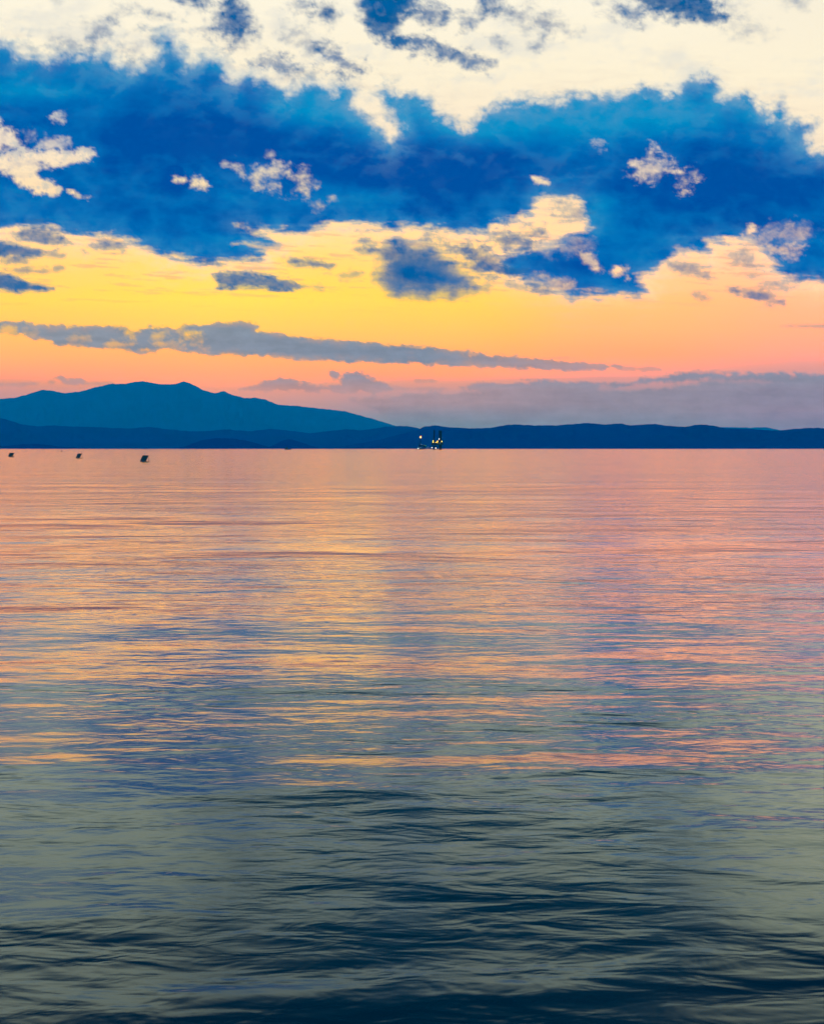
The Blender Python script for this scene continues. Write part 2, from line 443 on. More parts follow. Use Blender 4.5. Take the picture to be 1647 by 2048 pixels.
def sky_colour(x, y):
    """radiance of the western sky at a direction, indexed by survey coordinates"""
    x = x.astype(np.float64); y = y.astype(np.float64)
    c = grad(x, y + 5 * fbm(x / 260, y / 40, 3, 5))
    # warp so that edges curl
    wx = x + 9 * fbm(x / 60, y / 45, 4, 21)
    wy = y + 7 * fbm(x / 70, y / 40, 4, 22)
    nb = fbm(wx / 62, wy / 50, 6, 3, .58, billow=True) - .27
    nf = fbm(wx / 30, wy / 20, 5, 7, .66) * 1.3
    ns = fbm(wx / 105, wy / 15, 6, 9, .6) * 1.3
    nv = fbm(wx / 48 + .3 * wy / 40, wy / 34, 6, 27, .62) * 1.4
    bil = fbm(wx / 150, wy / 85, 4, 51, .55, billow=True) - .27
    low = fbm(x / 330, y / 110, 4, 13)
    streak = fbm(x / 260 + .2 * y / 60, (y - .12 * x) / 34, 5, 17)
    # --- big bank
    d = sdf(BANK, x, y)
    # the bank's continuation above and beside the frame
    topside = sstep(420, 330, y + .03 * (x - 800))
    dd = d + topside * (17 * nb + 13 * nf + 6 * nv + 3) + (1 - topside) * (15 * ns + 9 * nf + 5)
    soft = 8 + 5 * topside * sstep(900, 300, x) + 5 * topside
    a = sstep(-soft, soft * 1.5, dd) * (1 - .28 * topside * np.exp(-np.maximum(dd, 0) / 13) * np.clip(.5 + 1.5 * nv, 0, 1))
    for poly, dep, sf, am in HOLES:
        xs = [p[0] for p in poly]; ys = [p[1] for p in poly]
        m = (x > min(xs) - 60) & (x < max(xs) + 60) & (y > min(ys) - 60) & (y < max(ys) + 60)
        if not m.any(): continue
        h = sdf(poly, x[m], y[m]) + 1.5 * am * (1.1 * nf[m] + .5 * nb[m] + .9 * nv[m])
        a[m] *= 1 - np.clip(dep * (1 + (1.3 - dep) * (.9 * nv[m] + .9 * nf[m])), 0, 1) * sstep(-1.5 * sf, 1.2 * sf, h)
    deep = lin((0, 82, 160)); mid = lin((0, 110, 180)); light = lin((0, 142, 196)); pale = lin((104, 155, 190))
    t = np.clip(.5 + .62 * streak + .55 * low, 0, 1)
    # thinner towards the top edge, darkest towards the belly
    edge = np.exp(-np.maximum(dd, 0) / 42.0) * (.35 + .65 * topside)
    brightpatch = (.75 * np.exp(-(((x - 1130) / 360) ** 2 + ((y - 235) / 46) ** 2)) + .5 * np.exp(-(((x - 660) / 130) ** 2 + ((y - 215) / 50) ** 2))
                   + .4 * np.exp(-(((x - 60) / 120) ** 2 + ((y - 180) / 30) ** 2)) + .35 * np.exp(-(((x - 700) / 90) ** 2 + ((y - 395) / 26) ** 2))
                   + .35 * np.exp(-(((x - 1180) / 90) ** 2 + ((y - 420) / 40) ** 2)) + .3 * np.exp(-(((x - 130) / 100) ** 2 + ((y - 270) / 40) ** 2)))
    darkpatch = (.5 * np.exp(-(((x - 420) / 330) ** 2 + ((y - 275) / 50) ** 2)) + .5 * np.exp(-(((x - 900) / 240) ** 2 + ((y - 340) / 50) ** 2))
                 + .35 * np.exp(-(((x - 1450) / 190) ** 2 + ((y - 370) / 70) ** 2)))
    k = np.clip(.34 * t + .75 * edge + brightpatch - darkpatch + .04 + .14 * nb + .08 * nf + .26 * bil, 0, 1)[:, None]
    bank = np.where(k < .4, deep + (mid - deep) * (k / .4), mid + (light - mid) * ((k - .4) / .6))
    pe = (np.exp(-np.maximum(dd, 0) / 13.0) * np.clip(.45 + 1.2 * nb + .6 * nf, 0, 1) * .75
          + topside * np.exp(-np.maximum(dd, 0) / 40.0) * sstep(.0, .5, bil + .6 * nv) * .55)
    pe = np.clip(pe, 0, .9)[:, None]
    bank = bank + (pale - bank) * pe
    # warm lining of the thin vapour beside the bank
    lining = np.exp(-np.maximum(-dd, 0) / 24.0) * (1 - a) * sstep(330, 460, y) * sstep(640, 560, y)
    c = c + (lin((255, 221, 176)) - c) * (.75 * np.clip(lining * (1.1 + .8 * nf), 0, 1))[:, None]
    thin = np.exp(-np.maximum(-dd, 0) / 30.0) * (1 - a) * np.clip(ns + .1, 0, 1) * .5
    c = c + (lin((205, 190, 180)) - c) * np.clip(thin, 0, 1)[:, None]
    c = c + (bank - c) * a[:, None]
    vap = sstep(-70, -4, dd) * (1 - a) * sstep(.02, .5, nv + .4 * nb) * topside * sstep(1100, 200, x) * .5
    c = c + (lin((150, 172, 188)) - c) * vap[:, None]
    # thin grey veils high up
    vl = sstep(-.05, .55, fbm(wx / 240, wy / 90, 5, 71, .55) * 1.3 + .3 * nv) * sstep(300, 180, y) * sstep(-200, -60, y) * (1 - a) * .5
    c = c + (lin((222, 222, 214)) - c) * vl[:, None]
    # mauve threads drawn out below the bank
    thr = sstep(.12, .5, fbm(wx / 170 + .3 * y / 60, (y - .05 * x) / 13, 5, 61, .6) * 1.3 + .25 * low) * sstep(440, 475, y) * sstep(640, 560, y) * (1 - a) * .42
    c = c + (lin((206, 158, 138)) - c) * thr[:, None]
    # --- smaller clouds
    for poly, op, sf, am, kind in PUFFS:
        xs = [p[0] for p in poly]; ys = [p[1] for p in poly]
        m = (x > min(xs) - 60) & (x < max(xs) + 60) & (y > min(ys) - 50) & (y < max(ys) + 50)
        if not m.any(): continue
        xm, ym = x[m], y[m]
        n = (1.1 * nb[m] + 1.3 * nf[m] + .9 * nv[m]) if kind == BLUE and ym.mean() < 200 else ((1.0 * ns[m] + 1.5 * nf[m] + 1.1 * nb[m]) if kind == GREY else (1.6 * ns[m] + 1.2 * nf[m] + .9 * nv[m]))
        if kind == BLUE: sf = sf * 1.35
        h = sdf(poly, xm, ym) + am * n
        al = op * sstep(-sf, sf, h)
        if kind == BLUE:
            al = np.clip(al * (1 + (1.1 - op) * (1.0 * nv[m] + .8 * nf[m])), 0, 1)
            cc = lin((2, 94, 155)) * (1 + .22 * streak[m])[:, None]
            cc = np.repeat(cc, 1, axis=0)
            g = np.clip(1 - h / 30, 0, 1)[:, None] * .35
            cc = cc + (lin((96, 140, 172)) - cc) * g
        else:
            al = al * (1 - .35 * np.clip((xm - 850) / 350, 0, 1) * (ym < 745))
            for pl, dep, s2, a2 in (GREYHOLES + PINKGAP):
                hx = [p[0] for p in pl]
                q = (xm > min(hx) - 30) & (xm < max(hx) + 30)
                if not q.any(): continue
                hh = sdf(pl, xm[q], ym[q]) + 2.2 * a2 * (nf[m][q] + .5 * ns[m][q] + .5 * nv[m][q])
                al[q] *= 1 - dep * sstep(-1.6 * s2, 1.3 * s2, hh)
            g0 = lin((134, 148, 160)); g1 = lin((120, 142, 160)); g2 = lin((150, 148, 160))
            tt = np.clip((xm - 150) / 900, 0, 1)[:, None]
            cc = g0 + (g1 - g0) * np.clip(tt * 1.2, 0, 1) * np.clip((780 - ym) / 40, 0, 1)[:, None]
            lowr = np.clip((ym - 755) / 25, 0, 1)[:, None]
            cc = cc + (grad(xm, np.maximum(ym, 806)) * .92 - cc) * lowr * .9
            cc = cc * (1 + .16 * ns[m] + .1 * nf[m])[:, None]
            gw = np.clip(.55 * nv[m] + .5 * ns[m] + .12, 0, .45) * sstep(16, 0, h) * sstep(745, 725, ym)
            cc = cc + (lin((205, 160, 128)) - cc) * gw[:, None]
        c[m] = c[m] + (cc - c[m]) * al[:, None]
    # --- added cloud and cream gaps above the frame, shaped for the water's reflections
    up = sstep(-15, -120, y)
    g2 = lambda cx, cy, rx, ry: np.exp(-(((x - cx) / rx) ** 2 + ((y - cy) / ry) ** 2))
    nn = .8 * fbm(x / 420, y / 260, 5, 31) + .5 * fbm(x / 150, y / 90, 4, 37) + .28 + .7 * g2(850, -130, 480, 320) - 1.3 * g2(1800, -220, 400, 420) - 1.5 * g2(120, -190, 380, 190) + .5 * sstep(-150, -500, y)
    aa = sstep(-.5, .45, nn) * up
    c = c + (lin((6, 88, 122)) * (1 - .3 * sstep(-300, -1200, y))[:, None] - c) * aa[:, None]
    # warm sky boosted past white, mostly in red, to brighten the water's reflections
    c = np.clip(c, 0, 1.0)
    hot = sstep(.75, .98, c[:, 0])
    c[:, 0] *= 1 + .45 * hot * sstep(330, 520, y)
    c[:, 1] *= 1 + .08 * hot * sstep(330, 520, y)
    return c


def dome():
    R = 90000.0
    az_f = np.radians(np.arange(-25.5, 25.51, .058))
    az_m = np.radians(np.concatenate([np.arange(25.8, 60, .4), np.arange(60, 180.1, 4)]))
    az = np.concatenate([-az_m[::-1][1:], az_f, az_m])        # last == +180, first just inside -180
    el_f = np.radians(np.arange(-.15, 25.6, .058))
    el = np.concatenate([np.radians([-90, -60, -30, -10, -3, -1]), el_f, np.radians(np.arange(26, 50, .4)), np.radians(np.arange(50, 90.1, 4))])
    A, E = np.meshgrid(az, el)
    dx, dy, dz = np.cos(E) * np.sin(A), np.cos(E) * np.cos(A), np.sin(E)
    P = np.stack([dx, dy, dz], -1).reshape(-1, 3)
    depth = P[:, 1] * CP - P[:, 2] * SP
    upc = P[:, 1] * SP + P[:, 2] * CP
    dd = np.maximum(depth, .12)
    x = np.clip(CX + F * P[:, 0] / dd, -6000, 8000)
    y = np.clip(CY - F * upc / dd, -6000, 905)
    c = np.zeros((len(P), 3))
    a_, e_ = A.ravel(), E.ravel()
    # unseen sky behind the viewer, over-bright azure added to light haze and hills
    t = np.clip(e_ / 1.2, 0, 1)[:, None]
    back = np.array([.10, .62, 1.08]) * (1 - t) ** 2 + np.array([.01, .67, 1.24]) * (1 - (1 - t) ** 2)
    w = sstep(math.radians(78), math.radians(34), np.abs(a_)) * sstep(math.radians(78), math.radians(45), e_)
    fr = w > 0
    c[:] = back
    cf = sky_colour(x[fr], y[fr])
    c[fr] = back[fr] * (1 - w[fr, None]) + cf * w[fr, None]
    # the sky lies beyond the haze: undo what the air takes and adds on the way
    s = np.maximum(np.sin(np.maximum(e_, 0)), 1e-4)
    L = np.minimum(HAZE_TOP / s, HAZE_HALF / np.maximum(np.cos(e_), .2))
    T = np.exp(-HAZE_DENS * L)[:, None]
    em = np.where((e_ > -.01)[:, None], np.maximum((c - AIR * (1 - T)) / T, 0), c)
    em = np.minimum(em, 5)
    c = c + (em - c) * w[:, None]
    nR, nC = A.shape
    idx = np.arange(nR * nC).reshape(nR, nC)
    q = np.stack([idx[:-1, :-1], idx[:-1, 1:], idx[1:, 1:], idx[1:, :-1]], -1).reshape(-1, 4)
    wrap = np.stack([idx[:-1, -1], idx[:-1, 0], idx[1:, 0], idx[1:, -1]], -1)
    q = np.concatenate([q, wrap])[:, ::-1]
    me = bpy.data.meshes.new('sky')
    me.vertices.add(len(P)); me.vertices.foreach_set('co', (P * R).astype(np.float32).ravel())
    me.loops.add(q.size); me.loops.foreach_set('vertex_index', q.ravel().astype(np.int32))
    me.polygons.add(len(q)); me.polygons.foreach_set('loop_start', np.arange(0, q.size, 4, dtype=np.int32))
    me.update(calc_edges=True)
    at = me.attributes.new('radiance', 'FLOAT_COLOR', 'POINT')
    rgba = np.ones((len(P), 4), dtype=np.float32); rgba[:, :3] = c
    at.data.foreach_set('color', rgba.ravel())
    m, nt, out = new_mat('sky')
    an = nt.nodes.new('ShaderNodeAttribute'); an.attribute_name = 'radiance'
    e = nt.nodes.new('ShaderNodeEmission')
    nt.links.new(an.outputs['Color'], e.inputs['Color'])
    nt.links.new(e.outputs['Emission'], out.inputs['Surface'])
    m.cycles.emission_sampling = 'NONE'
    me.materials.append(m)
    o = bpy.data.objects.new('sky', me); COL.objects.link(o)
    tag(o, 'sunset sky with a deep blue cloud bank over yellow and orange', 'sky', kind='structure')


dome()

# ------------------------------------------------------------------ water
m, nt, out = new_mat('sea_water')
N = nt.nodes.new
# clear water: dark body seen from above, mirror of the sky at low angles
gl = N('ShaderNodeBsdfGlossy'); gl.distribution = 'BECKMANN'; gl.inputs['Roughness'].default_value = .175
gl.inputs['Color'].default_value = (1, .98, .96, 1)
bo = N('ShaderNodeBsdfDiffuse'); bo.inputs['Color'].default_value = (.0, .019, .028, 1)
mx = N('ShaderNodeMixShader')
lw = N('ShaderNodeLayerWeight'); lw.inputs['Blend'].default_value = .5
rc = N('ShaderNodeValToRGB')
rc.color_ramp.interpolation = 'CARDINAL'
els = rc.color_ramp.elements
for pos, val in ((0.0, .02), (.45, .04), (.55, .15), (.66, .31), (.76, .56), (.845, .9), (.91, .985)):
    e_ = els.new(pos); e_.color = (val, val, val, 1)
els.remove(els[0]); els[-1].color = (1, 1, 1, 1)
tr = N('ShaderNodeValToRGB')
tr.color_ramp.elements[0].position = .6; tr.color_ramp.elements[0].color = (.8, 1, .9, 1)
tr.color_ramp.elements[1].position = .9; tr.color_ramp.elements[1].color = (1, .99, .89, 1)
nt.links.new(lw.outputs['Facing'], tr.inputs['Fac']); nt.links.new(tr.outputs['Color'], gl.inputs['Color'])
nt.links.new(lw.outputs['Facing'], rc.inputs['Fac'])
nt.links.new(rc.outputs['Color'], mx.inputs['Fac'])
nt.links.new(bo.outputs['BSDF'], mx.inputs[1]); nt.links.new(gl.outputs['BSDF'], mx.inputs[2])
tc = N('ShaderNodeTexCoord')


def wave(scale, sx, sy, rot, detail, rough, amp, dist=0.0, shift=(0, 0)):
    mp = N('ShaderNodeMapping')
    mp.inputs['Location'].default_value = (shift[0], shift[1], 0)
    mp.inputs['Rotation'].default_value = (0, 0, rot)
    mp.inputs['Scale'].default_value = (sx, sy, 1)
    nt.links.new(tc.outputs['Object'], mp.inputs['Vector'])
    n = N('ShaderNodeTexNoise')
    n.inputs['Scale'].default_value = scale
    n.inputs['Detail'].default_value = detail
    n.inputs['Roughness'].default_value = rough
    n.inputs['Distortion'].default_value = dist
    nt.links.new(mp.outputs['Vector'], n.inputs['Vector'])
    mu = N('ShaderNodeMath'); mu.operation = 'MULTIPLY'
    nt.links.new(n.outputs['Fac'], mu.inputs[0]); mu.inputs[1].default_value = amp
    return mu.outputs[0]


def add(a, b):
    s = N('ShaderNodeMath'); s.operation = 'ADD'
    nt.links.new(a, s.inputs[0]); nt.links.new(b, s.inputs[1])
    return s.outputs[0]


swell = wave(.16, .35, 1, .1, 2, .5, .17)
chop = wave(1.1, .3, 1, -.06, 3, .55, .042, .3)
ripple = wave(4.0, .32, 1, .16, 3, .5, .013, .6)
heave = wave(.5, .42, 1, .05, 2, .5, .105, .5, (3.3, 5.1))
fine = wave(9.0, .34, 1, -.16, 3, .5, .0052, .5)
# wind patches: rippled and slack water lie in broad streaks
mp = N('ShaderNodeMapping'); mp.inputs['Scale'].default_value = (.25, 1, 1)
nt.links.new(tc.outputs['Object'], mp.inputs['Vector'])
pn = N('ShaderNodeTexNoise'); pn.inputs['Scale'].default_value = .11; pn.inputs['Detail'].default_value = 3
nt.links.new(mp.outputs['Vector'], pn.inputs['Vector'])
pr = N('ShaderNodeMapRange'); pr.inputs['From Min'].default_value = .35; pr.inputs['From Max'].default_value = .65
pr.inputs['To Min'].default_value = .5; pr.inputs['To Max'].default_value = 1.7
nt.links.new(pn.outputs['Fac'], pr.inputs['Value'])
mm = N('ShaderNodeMath'); mm.operation = 'MULTIPLY'
nt.links.new(add(add(chop, ripple), fine), mm.inputs[0]); nt.links.new(pr.outputs['Result'], mm.inputs[1])
bp = N('ShaderNodeBump'); bp.inputs['Distance'].default_value = 1.0; bp.inputs['Strength'].default_value = 1.0
nt.links.new(add(add(swell, heave), mm.outputs[0]), bp.inputs['Height'])
for nd in (gl, bo, lw):
    nt.links.new(bp.outputs['Normal'], nd.inputs['Normal'])
nt.links.new(mx.outputs['Shader'], out.inputs['Surface'])
M_WATER = m
w = 47000.0
water = link_mesh('water', [(-w, -w, 0), (w, -w, 0), (w, w, 0), (-w, w, 0)], [(0, 1, 2, 3)], M_WATER)
tag(water, 'calm sea reflecting the sunset in soft horizontal ripples', 'sea', kind='structure')


# ------------------------------------------------------------------ hills
def terrain(name, pts, d0, d1, d2, label, cat, seed, mat=None):
    az = np.array([az_tanel(*q)[0] for q in pts]); te = np.array([max(az_tanel(*q)[1], 0.0) for q in pts])
    n = max(60, int((az[-1] - az[0]) / .0011))
    A = np.linspace(az[0], az[-1], n)
    TE = np.interp(A, az, te)
    # fine crest detail of tree-clad ridges
    TE = TE * (1 + 0) + np.where(TE > .003, .0007 * fbm(A * 190, A * 0 + seed, 5, seed, .6), 0)
    TE = np.maximum(TE, 0)
    m = 46
    t = np.linspace(0, 1, m)
    V = []
    for j in range(m):
        if t[j] <= .7:
            u = t[j] / .7
            r = d0 + (d1 - d0) * u
            s = u ** 1.15
        else:
            u = (t[j] - .7) / .3
            r = d1 + (d2 - d1) * u
            s = 1 - u ** 1.2
        wob = fbm(A * 55, np.full_like(A, t[j] * 5), 5, seed + 40) * (1 - abs(2 * min(t[j] / .7, 1) - 1) if t[j] < .7 else 0) * .35
        h = TE * d1 * np.clip(s * (1 + wob) , 0, .985 * r / d1 if t[j] < .66 else 1) + (CAM_H if s > .5 else 0)
        h = np.where(s <= 0.001, -.5, h)
        V.append(np.stack([np.sin(A) * r, np.cos(A) * r, h], -1))
    V = np.concatenate(V)
    idx = np.arange(m * n).reshape(m, n)
    q = np.stack([idx[:-1, :-1], idx[:-1, 1:], idx[1:, 1:], idx[1:, :-1]], -1).reshape(-1, 4)
    o = link_mesh(name, V.tolist(), q.tolist(), mat or M_HILL, None, True)
    return tag(o, label, cat, kind='structure')


FAR = [(-1400,850),(-900,815),(-500,800),(-250,788),(-100,799),(0,796),(30,794),(60,786),(85,778),(105,780),(130,785),(160,781),(190,773),(225,766),(250,766),(270,762),(285,760),
 (300,763),(320,767),(350,766),(368,761),(385,767),(405,778),(430,785),(448,780),(465,788),(490,795),(510,794),(530,797),(555,808),
 (600,811),(630,815),(660,818),(690,822),(720,830),(750,838),(780,848),(810,857),(850,872),(900,884),(1100,884),(1250,872),(1350,864),(1400,858),(1430,853),(1470,854),(1500,855),
 (1530,854),(1560,860),(1620,868),(1750,866),(2100,860),(3000,870)]
terrain('mountains', FAR, 17000, 23000, 30000, 'pale blue mountain range on the left skyline', 'mountains', 3, M_HAZED_MOUNTAIN)
LEFT = [(-1400,850),(-800,842),(-300,838),(-100,828),(0,835),(20,840),(45,848),(75,852),(110,850),(140,852),(180,853),(220,855),(260,856),(300,853),(340,858),(380,862),(410,862),
 (450,858),(500,862),(540,857),(575,860),(620,866),(650,862),(690,858),(720,860),(745,857),(770,853),(800,851),(825,853),(842,858),(870,866),(920,880),(980,897)]
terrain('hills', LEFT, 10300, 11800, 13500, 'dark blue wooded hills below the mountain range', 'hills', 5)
RIGHT = [(640,897),(700,890),(760,879),(800,868),(835,859),(850,852),(870,850),(900,854),(940,856),(980,855),(1005,850),(1030,848),(1070,850),(1110,850),(1150,847),(1175,845),
 (1210,848),(1240,846),(1260,850),(1290,848),(1310,847),(1335,851),(1370,853),(1400,848),(1420,850),(1450,856),(1500,857),(1550,861),
 (1590,857),(1620,855),(1647,856),(1800,850),(2200,846),(3000,860)]
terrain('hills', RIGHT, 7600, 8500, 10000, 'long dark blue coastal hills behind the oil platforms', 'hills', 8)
terrain('hills', [(352,897),(372,892),(400,881),(430,876),(470,877),(500,883),(525,890),(548,897)], 6900, 7300, 7550, 'low rounded headland left of the small boat', 'hills', 12)
terrain('hills', [(530,897),(545,891),(560,883),(575,878),(592,881),(612,888),(640,897)], 6800, 7200, 7500, 'small domed headland behind the dark boat', 'hills', 14)
terrain('hills', [(-120,897),(-40,889),(10,892),(40,889),(75,888),(100,890),(120,893),(150,895),(175,897)], 7000, 7400, 7550, 'very low headland at the far left shore', 'hills', 16)

# ------------------------------------------------------------------ floats with tilted screens
def make_float():
    root = empty('float_raft', (0, 0, 0))
    b = MB()
    for sy in (-.36, .36):
        b.bar((-.6, sy, .02), (.6, sy, .02), .055, seg=12)
    b.build('pontoon', M_FLOAT, root, True)
    # screen leaning back
    lean = math.radians(34)
    sl = 1.02
    rot = Matrix.Rotation(-lean, 3, 'X')
    c = Vector((0, -.34 + math.sin(lean) * sl / 2, .1 + math.cos(lean) * sl / 2))
    MB().box(c, (1.2, .045, sl), rot, .015).build('screen', M_TARP, root)
    top = Vector((0, -.34 + math.sin(lean) * sl, .1 + math.cos(lean) * sl - .02))
    for sx in (-.56, .56):
        MB().bar((sx, top.y + .03, .08), (sx, top.y + .03, top.z), .024, seg=8).build('post', M_TIMBER, root)
    MB().bar((-.6, top.y, top.z + .015), (.6, top.y, top.z + .015), .026, seg=8).build('rail', M_TIMBER, root)
    return root


def copy_tree(o, parent=None):
    c = o.copy(); COL.objects.link(c)
    if parent: c.parent = parent
    for ch in list(o.children): copy_tree(ch, c)
    return c


fl = make_float()
for i, (px, py, rz, lab) in enumerate([
        (289.5, 923.4, -.5, 'largest dark tilted screen float, its open side and thin post showing at right'),
        (158.5, 916.4, -.52, 'black slanted screen float in the middle of the row'),
        (23, 913.6, -.2, 'small squarish dark float at the left edge of the water')]):
    o = fl if i == 0 else copy_tree(fl)
    o.location = on_water(px, py); o.rotation_euler = (0, 0, rz)
    tag(o, lab, 'float', 'dark tilted floats on the water')

by = on_water(123.5, 903.4)
b = MB()
b.lathe([(.06, -.3), (.3, -.22), (.5, 0), (.46, .28), (.24, .5), (.07, .62), (.06, 1.0), (.02, 1.02)], seg=18)
o = b.build('mooring_buoy', M_BUOY, None, True); o.location = by
tag(o, 'tiny lone buoy dot between the two leftmost floats', 'buoy')

# ------------------------------------------------------------------ vessels
def hull_sections(L, W, D, sheer=.6):
    secs = []
    for k in range(9):
        t = k / 8
        x = -L / 2 + L * t
        w = W / 2 * (1 - max(0, (t - .55) / .45) ** 2 * .93) * (.86 + .14 * min(1, t * 4))
        z1 = D + sheer * (2 * t - .9) ** 2 * D
        secs.append([(x, -w, z1), (x, -w * .82, -.3), (x, w * .82, -.3), (x, w, z1)])
    return secs


def vessel(loc, L, W, D, rz, label):
    root = empty('work_boat', loc, rz)
    MB().loft(hull_sections(L, W, D)).build('hull', M_HULL, root)
    MB().box((-L * .18, 0, D + 1.1), (L * .28, W * .62, 2.2), None, .2).box((-L * .14, 0, D + 2.9), (L * .16, W * .5, 1.4), None, .2).build('cabin', M_HULL, root)
    MB().bar((-L * .14, 0, D + 3.6), (-L * .14, 0, D + 6), .12).bar((-L * .14, -1, D + 5), (-L * .14, 1, D + 5), .08).build('mast', M_STEEL, root)
    return tag(root, label, 'boat')


def at(px, D):
    a, _ = az_tanel(px, HOR)
    return Vector((math.sin(a) * D, math.cos(a) * D, 0))


vessel(at(575.5, 1800), 11.6, 3.4, 1.3, .12, 'small black boat far out in front of the domed headland')

# ------------------------------------------------------------------ offshore installations
RD = 6500.0                      # working distance of the survey sheet
K = 2000.0 / RD                  # the installations stand at 2 km and are drawn at that scale
U = lambda px: (px - 857) * S    # metres along the row from its midpoint
Z = lambda py: (HOR - py) * S
S = RD / F                       # metres per photo pixel out there
base = at(857, RD)


def site(name, px, y=0.0, rz=0.0):
    o = empty(name, (base + Vector((U(px), y, 0))) * K, rz)
    o.scale = (K, K, K)
    return o




def lamp(parent, px, py, r, mat, y=-12):
    x0 = parent.location.x / K
    return MB().ball((base.x + U(px) - x0, y, Z(py)), r * .78).build('lamp', mat, parent, True)


# production platform with the flare
pp = site('production_platform', 844.3)
X = lambda px: U(px) - U(844.3)
tag(pp, 'low dark oil platform with a burning flare on its stack', 'oil platform')
for sx in (X(838.8), X(842.4), X(846.2), X(849.6)):
    for sy in (-11, 11):
        MB().bar((sx * 1.12, sy * 1.2, -2), (sx, sy, Z(892)), 1.1).build('jacket_leg', M_STEEL, pp)
b = MB()
for sx in (X(838.8), X(842.4), X(846.2), X(849.6)):
    b.bar((sx * 1.1, -13, 2), (sx, 11, 14), .5).bar((sx * 1.1, 13, 2), (sx, -11, 14), .5)
for a_, c_ in ((838.8, 842.4), (842.4, 846.2), (846.2, 849.6)):
    for sy in (-11, 11):
        b.bar((X(a_), sy, 1.5), (X(c_), sy, Z(892)), .5).bar((X(c_), sy, 1.5), (X(a_), sy, Z(892)), .5)
b.box((X(844.2), 0, 3.2), (X(850) - X(838.4), 20, 2.2))
b.build('bracing', M_STEEL, pp)
MB().box((0, 0, Z(892)), (X(851.8) - X(836.6), 28, 2.2)).box((X(844.5), 0, Z(889.6)), (X(852.2) - X(838), 26, 1.6)).build('deck', M_DECK, pp)
for (a_, c_, y0, y1, dy) in ((837.4, 840.2, 888.3, 891.4, 0), (841, 844, 887.9, 891.2, -4), (844.6, 848.2, 887.3, 889.2, 2), (848.6, 851.8, 888.0, 889.2, -2), (845, 850.4, 889.9, 891.4, 0)):
    MB().box((X((a_ + c_) / 2), dy, (Z(y0) + Z(y1)) / 2), (X(c_) - X(a_), 18, Z(y0) - Z(y1)), None, .3).build('module', M_STEEL, pp)
MB().lattice(X(840.6), 0, Z(888.4), Z(875.4), 1.4, .8, 4.5).build('flare_stack', M_STEEL, pp)
MB().ball((X(840.75), 0, Z(872.5)), 5.6, 1, 1, 1.12).ball((X(841.2), 0, Z(871)), 3.6, 1, 1, 1.3).build('flame', M_FLAME, pp, True)
MB().ball((X(840.8), -5.2, Z(872.6)), 2.6, 1, .6, 1.1).build('flame_core', M_FLAMECORE, pp, True)
MB().bar((X(835.9), 0, Z(892)), (X(835.9), 0, Z(879.4)), .7, .4).bar((X(835.3), 0, Z(880.2)), (X(836.4), 0, Z(880.2)), .3).build('mast', M_STEEL, pp)
MB().bar((X(839.2), -6, Z(888.4)), (X(839.2), -6, Z(886)), 1.1).bar((X(839.2), -6, Z(886)), (X(836.9), -8, Z(883.6)), .8, .4).build('crane', M_STEEL, pp)
for (px, py, r, mt) in ((842.6, 886.7, 1.2, M_DIM), (851.0, 889.6, 1.3, M_GREEN), (840.0, 893.5, 1.2, M_DIM), (835.8, 892.4, 1.1, M_DIM), (847.8, 888.2, .9, M_DIM)):
    lamp(pp, px, py, r, mt, -16)

# link bridge
br = site('link_bridge', 857.3)
tag(br, 'thin walkway bridge between the two groups of oil structures', 'bridge')
hw = (U(861.8) - U(852.8)) / 2
b = MB()
for sy in (-1.6, 1.6):
    for z in (Z(893.9), Z(892.6)):
        b.bar((-hw, sy, z), (hw, sy, z), .4, seg=6)
    for k in range(10):
        x0 = -hw + 2 * hw * k / 10; x1 = x0 + 2 * hw / 10
        b.bar((x0, sy, Z(893.9) if k % 2 else Z(892.6)), (x1, sy, Z(892.6) if k % 2 else Z(893.9)), .25, seg=5)
b.box((0, 0, Z(893.95)), (2 * hw, 3, .3))
b.build('truss', M_STEEL, br)
for px in (853.6, 856.5, 859.5):
    lamp(br, px, 892.3, .75, M_DIM, -2.2)

# wellhead platform under the rig
wp = site('wellhead_platform', 868)
X2 = lambda px: U(px) - U(868)
tag(wp, 'squat dark wellhead platform tucked beneath the tall drilling rig', 'oil platform')
for px in (863.4, 866.6, 869.8, 872.8):
    for sy in (-9, 9):
        MB().bar((X2(px) * 1.15, sy * 1.2, -2), (X2(px), sy, Z(890)), 1.0).build('jacket_leg', M_STEEL, wp)
MB().box((X2(867.4), 0, 3.4), (U(873.6) - U(861.4), 20, 4.2), None, .3).build('boat_landing', M_STEEL, wp)
MB().box((X2(867.8), 0, Z(892.2)), (U(873.4) - U(862.4), 22, 2)).box((X2(868.2), 0, Z(890.2)), (U(872.8) - U(863), 20, 1.4)).build('deck', M_DECK, wp)
MB().box((X2(869.2), 0, (Z(890) + Z(892)) / 2), (U(872.4) - U(866), 15, 5.2)).build('module', M_STEEL, wp)
lamp(wp, 863.1, 893.5, 2.1, M_WHITE, -12); lamp(wp, 870.8, 894.3, 2.1, M_WHITE, -12)

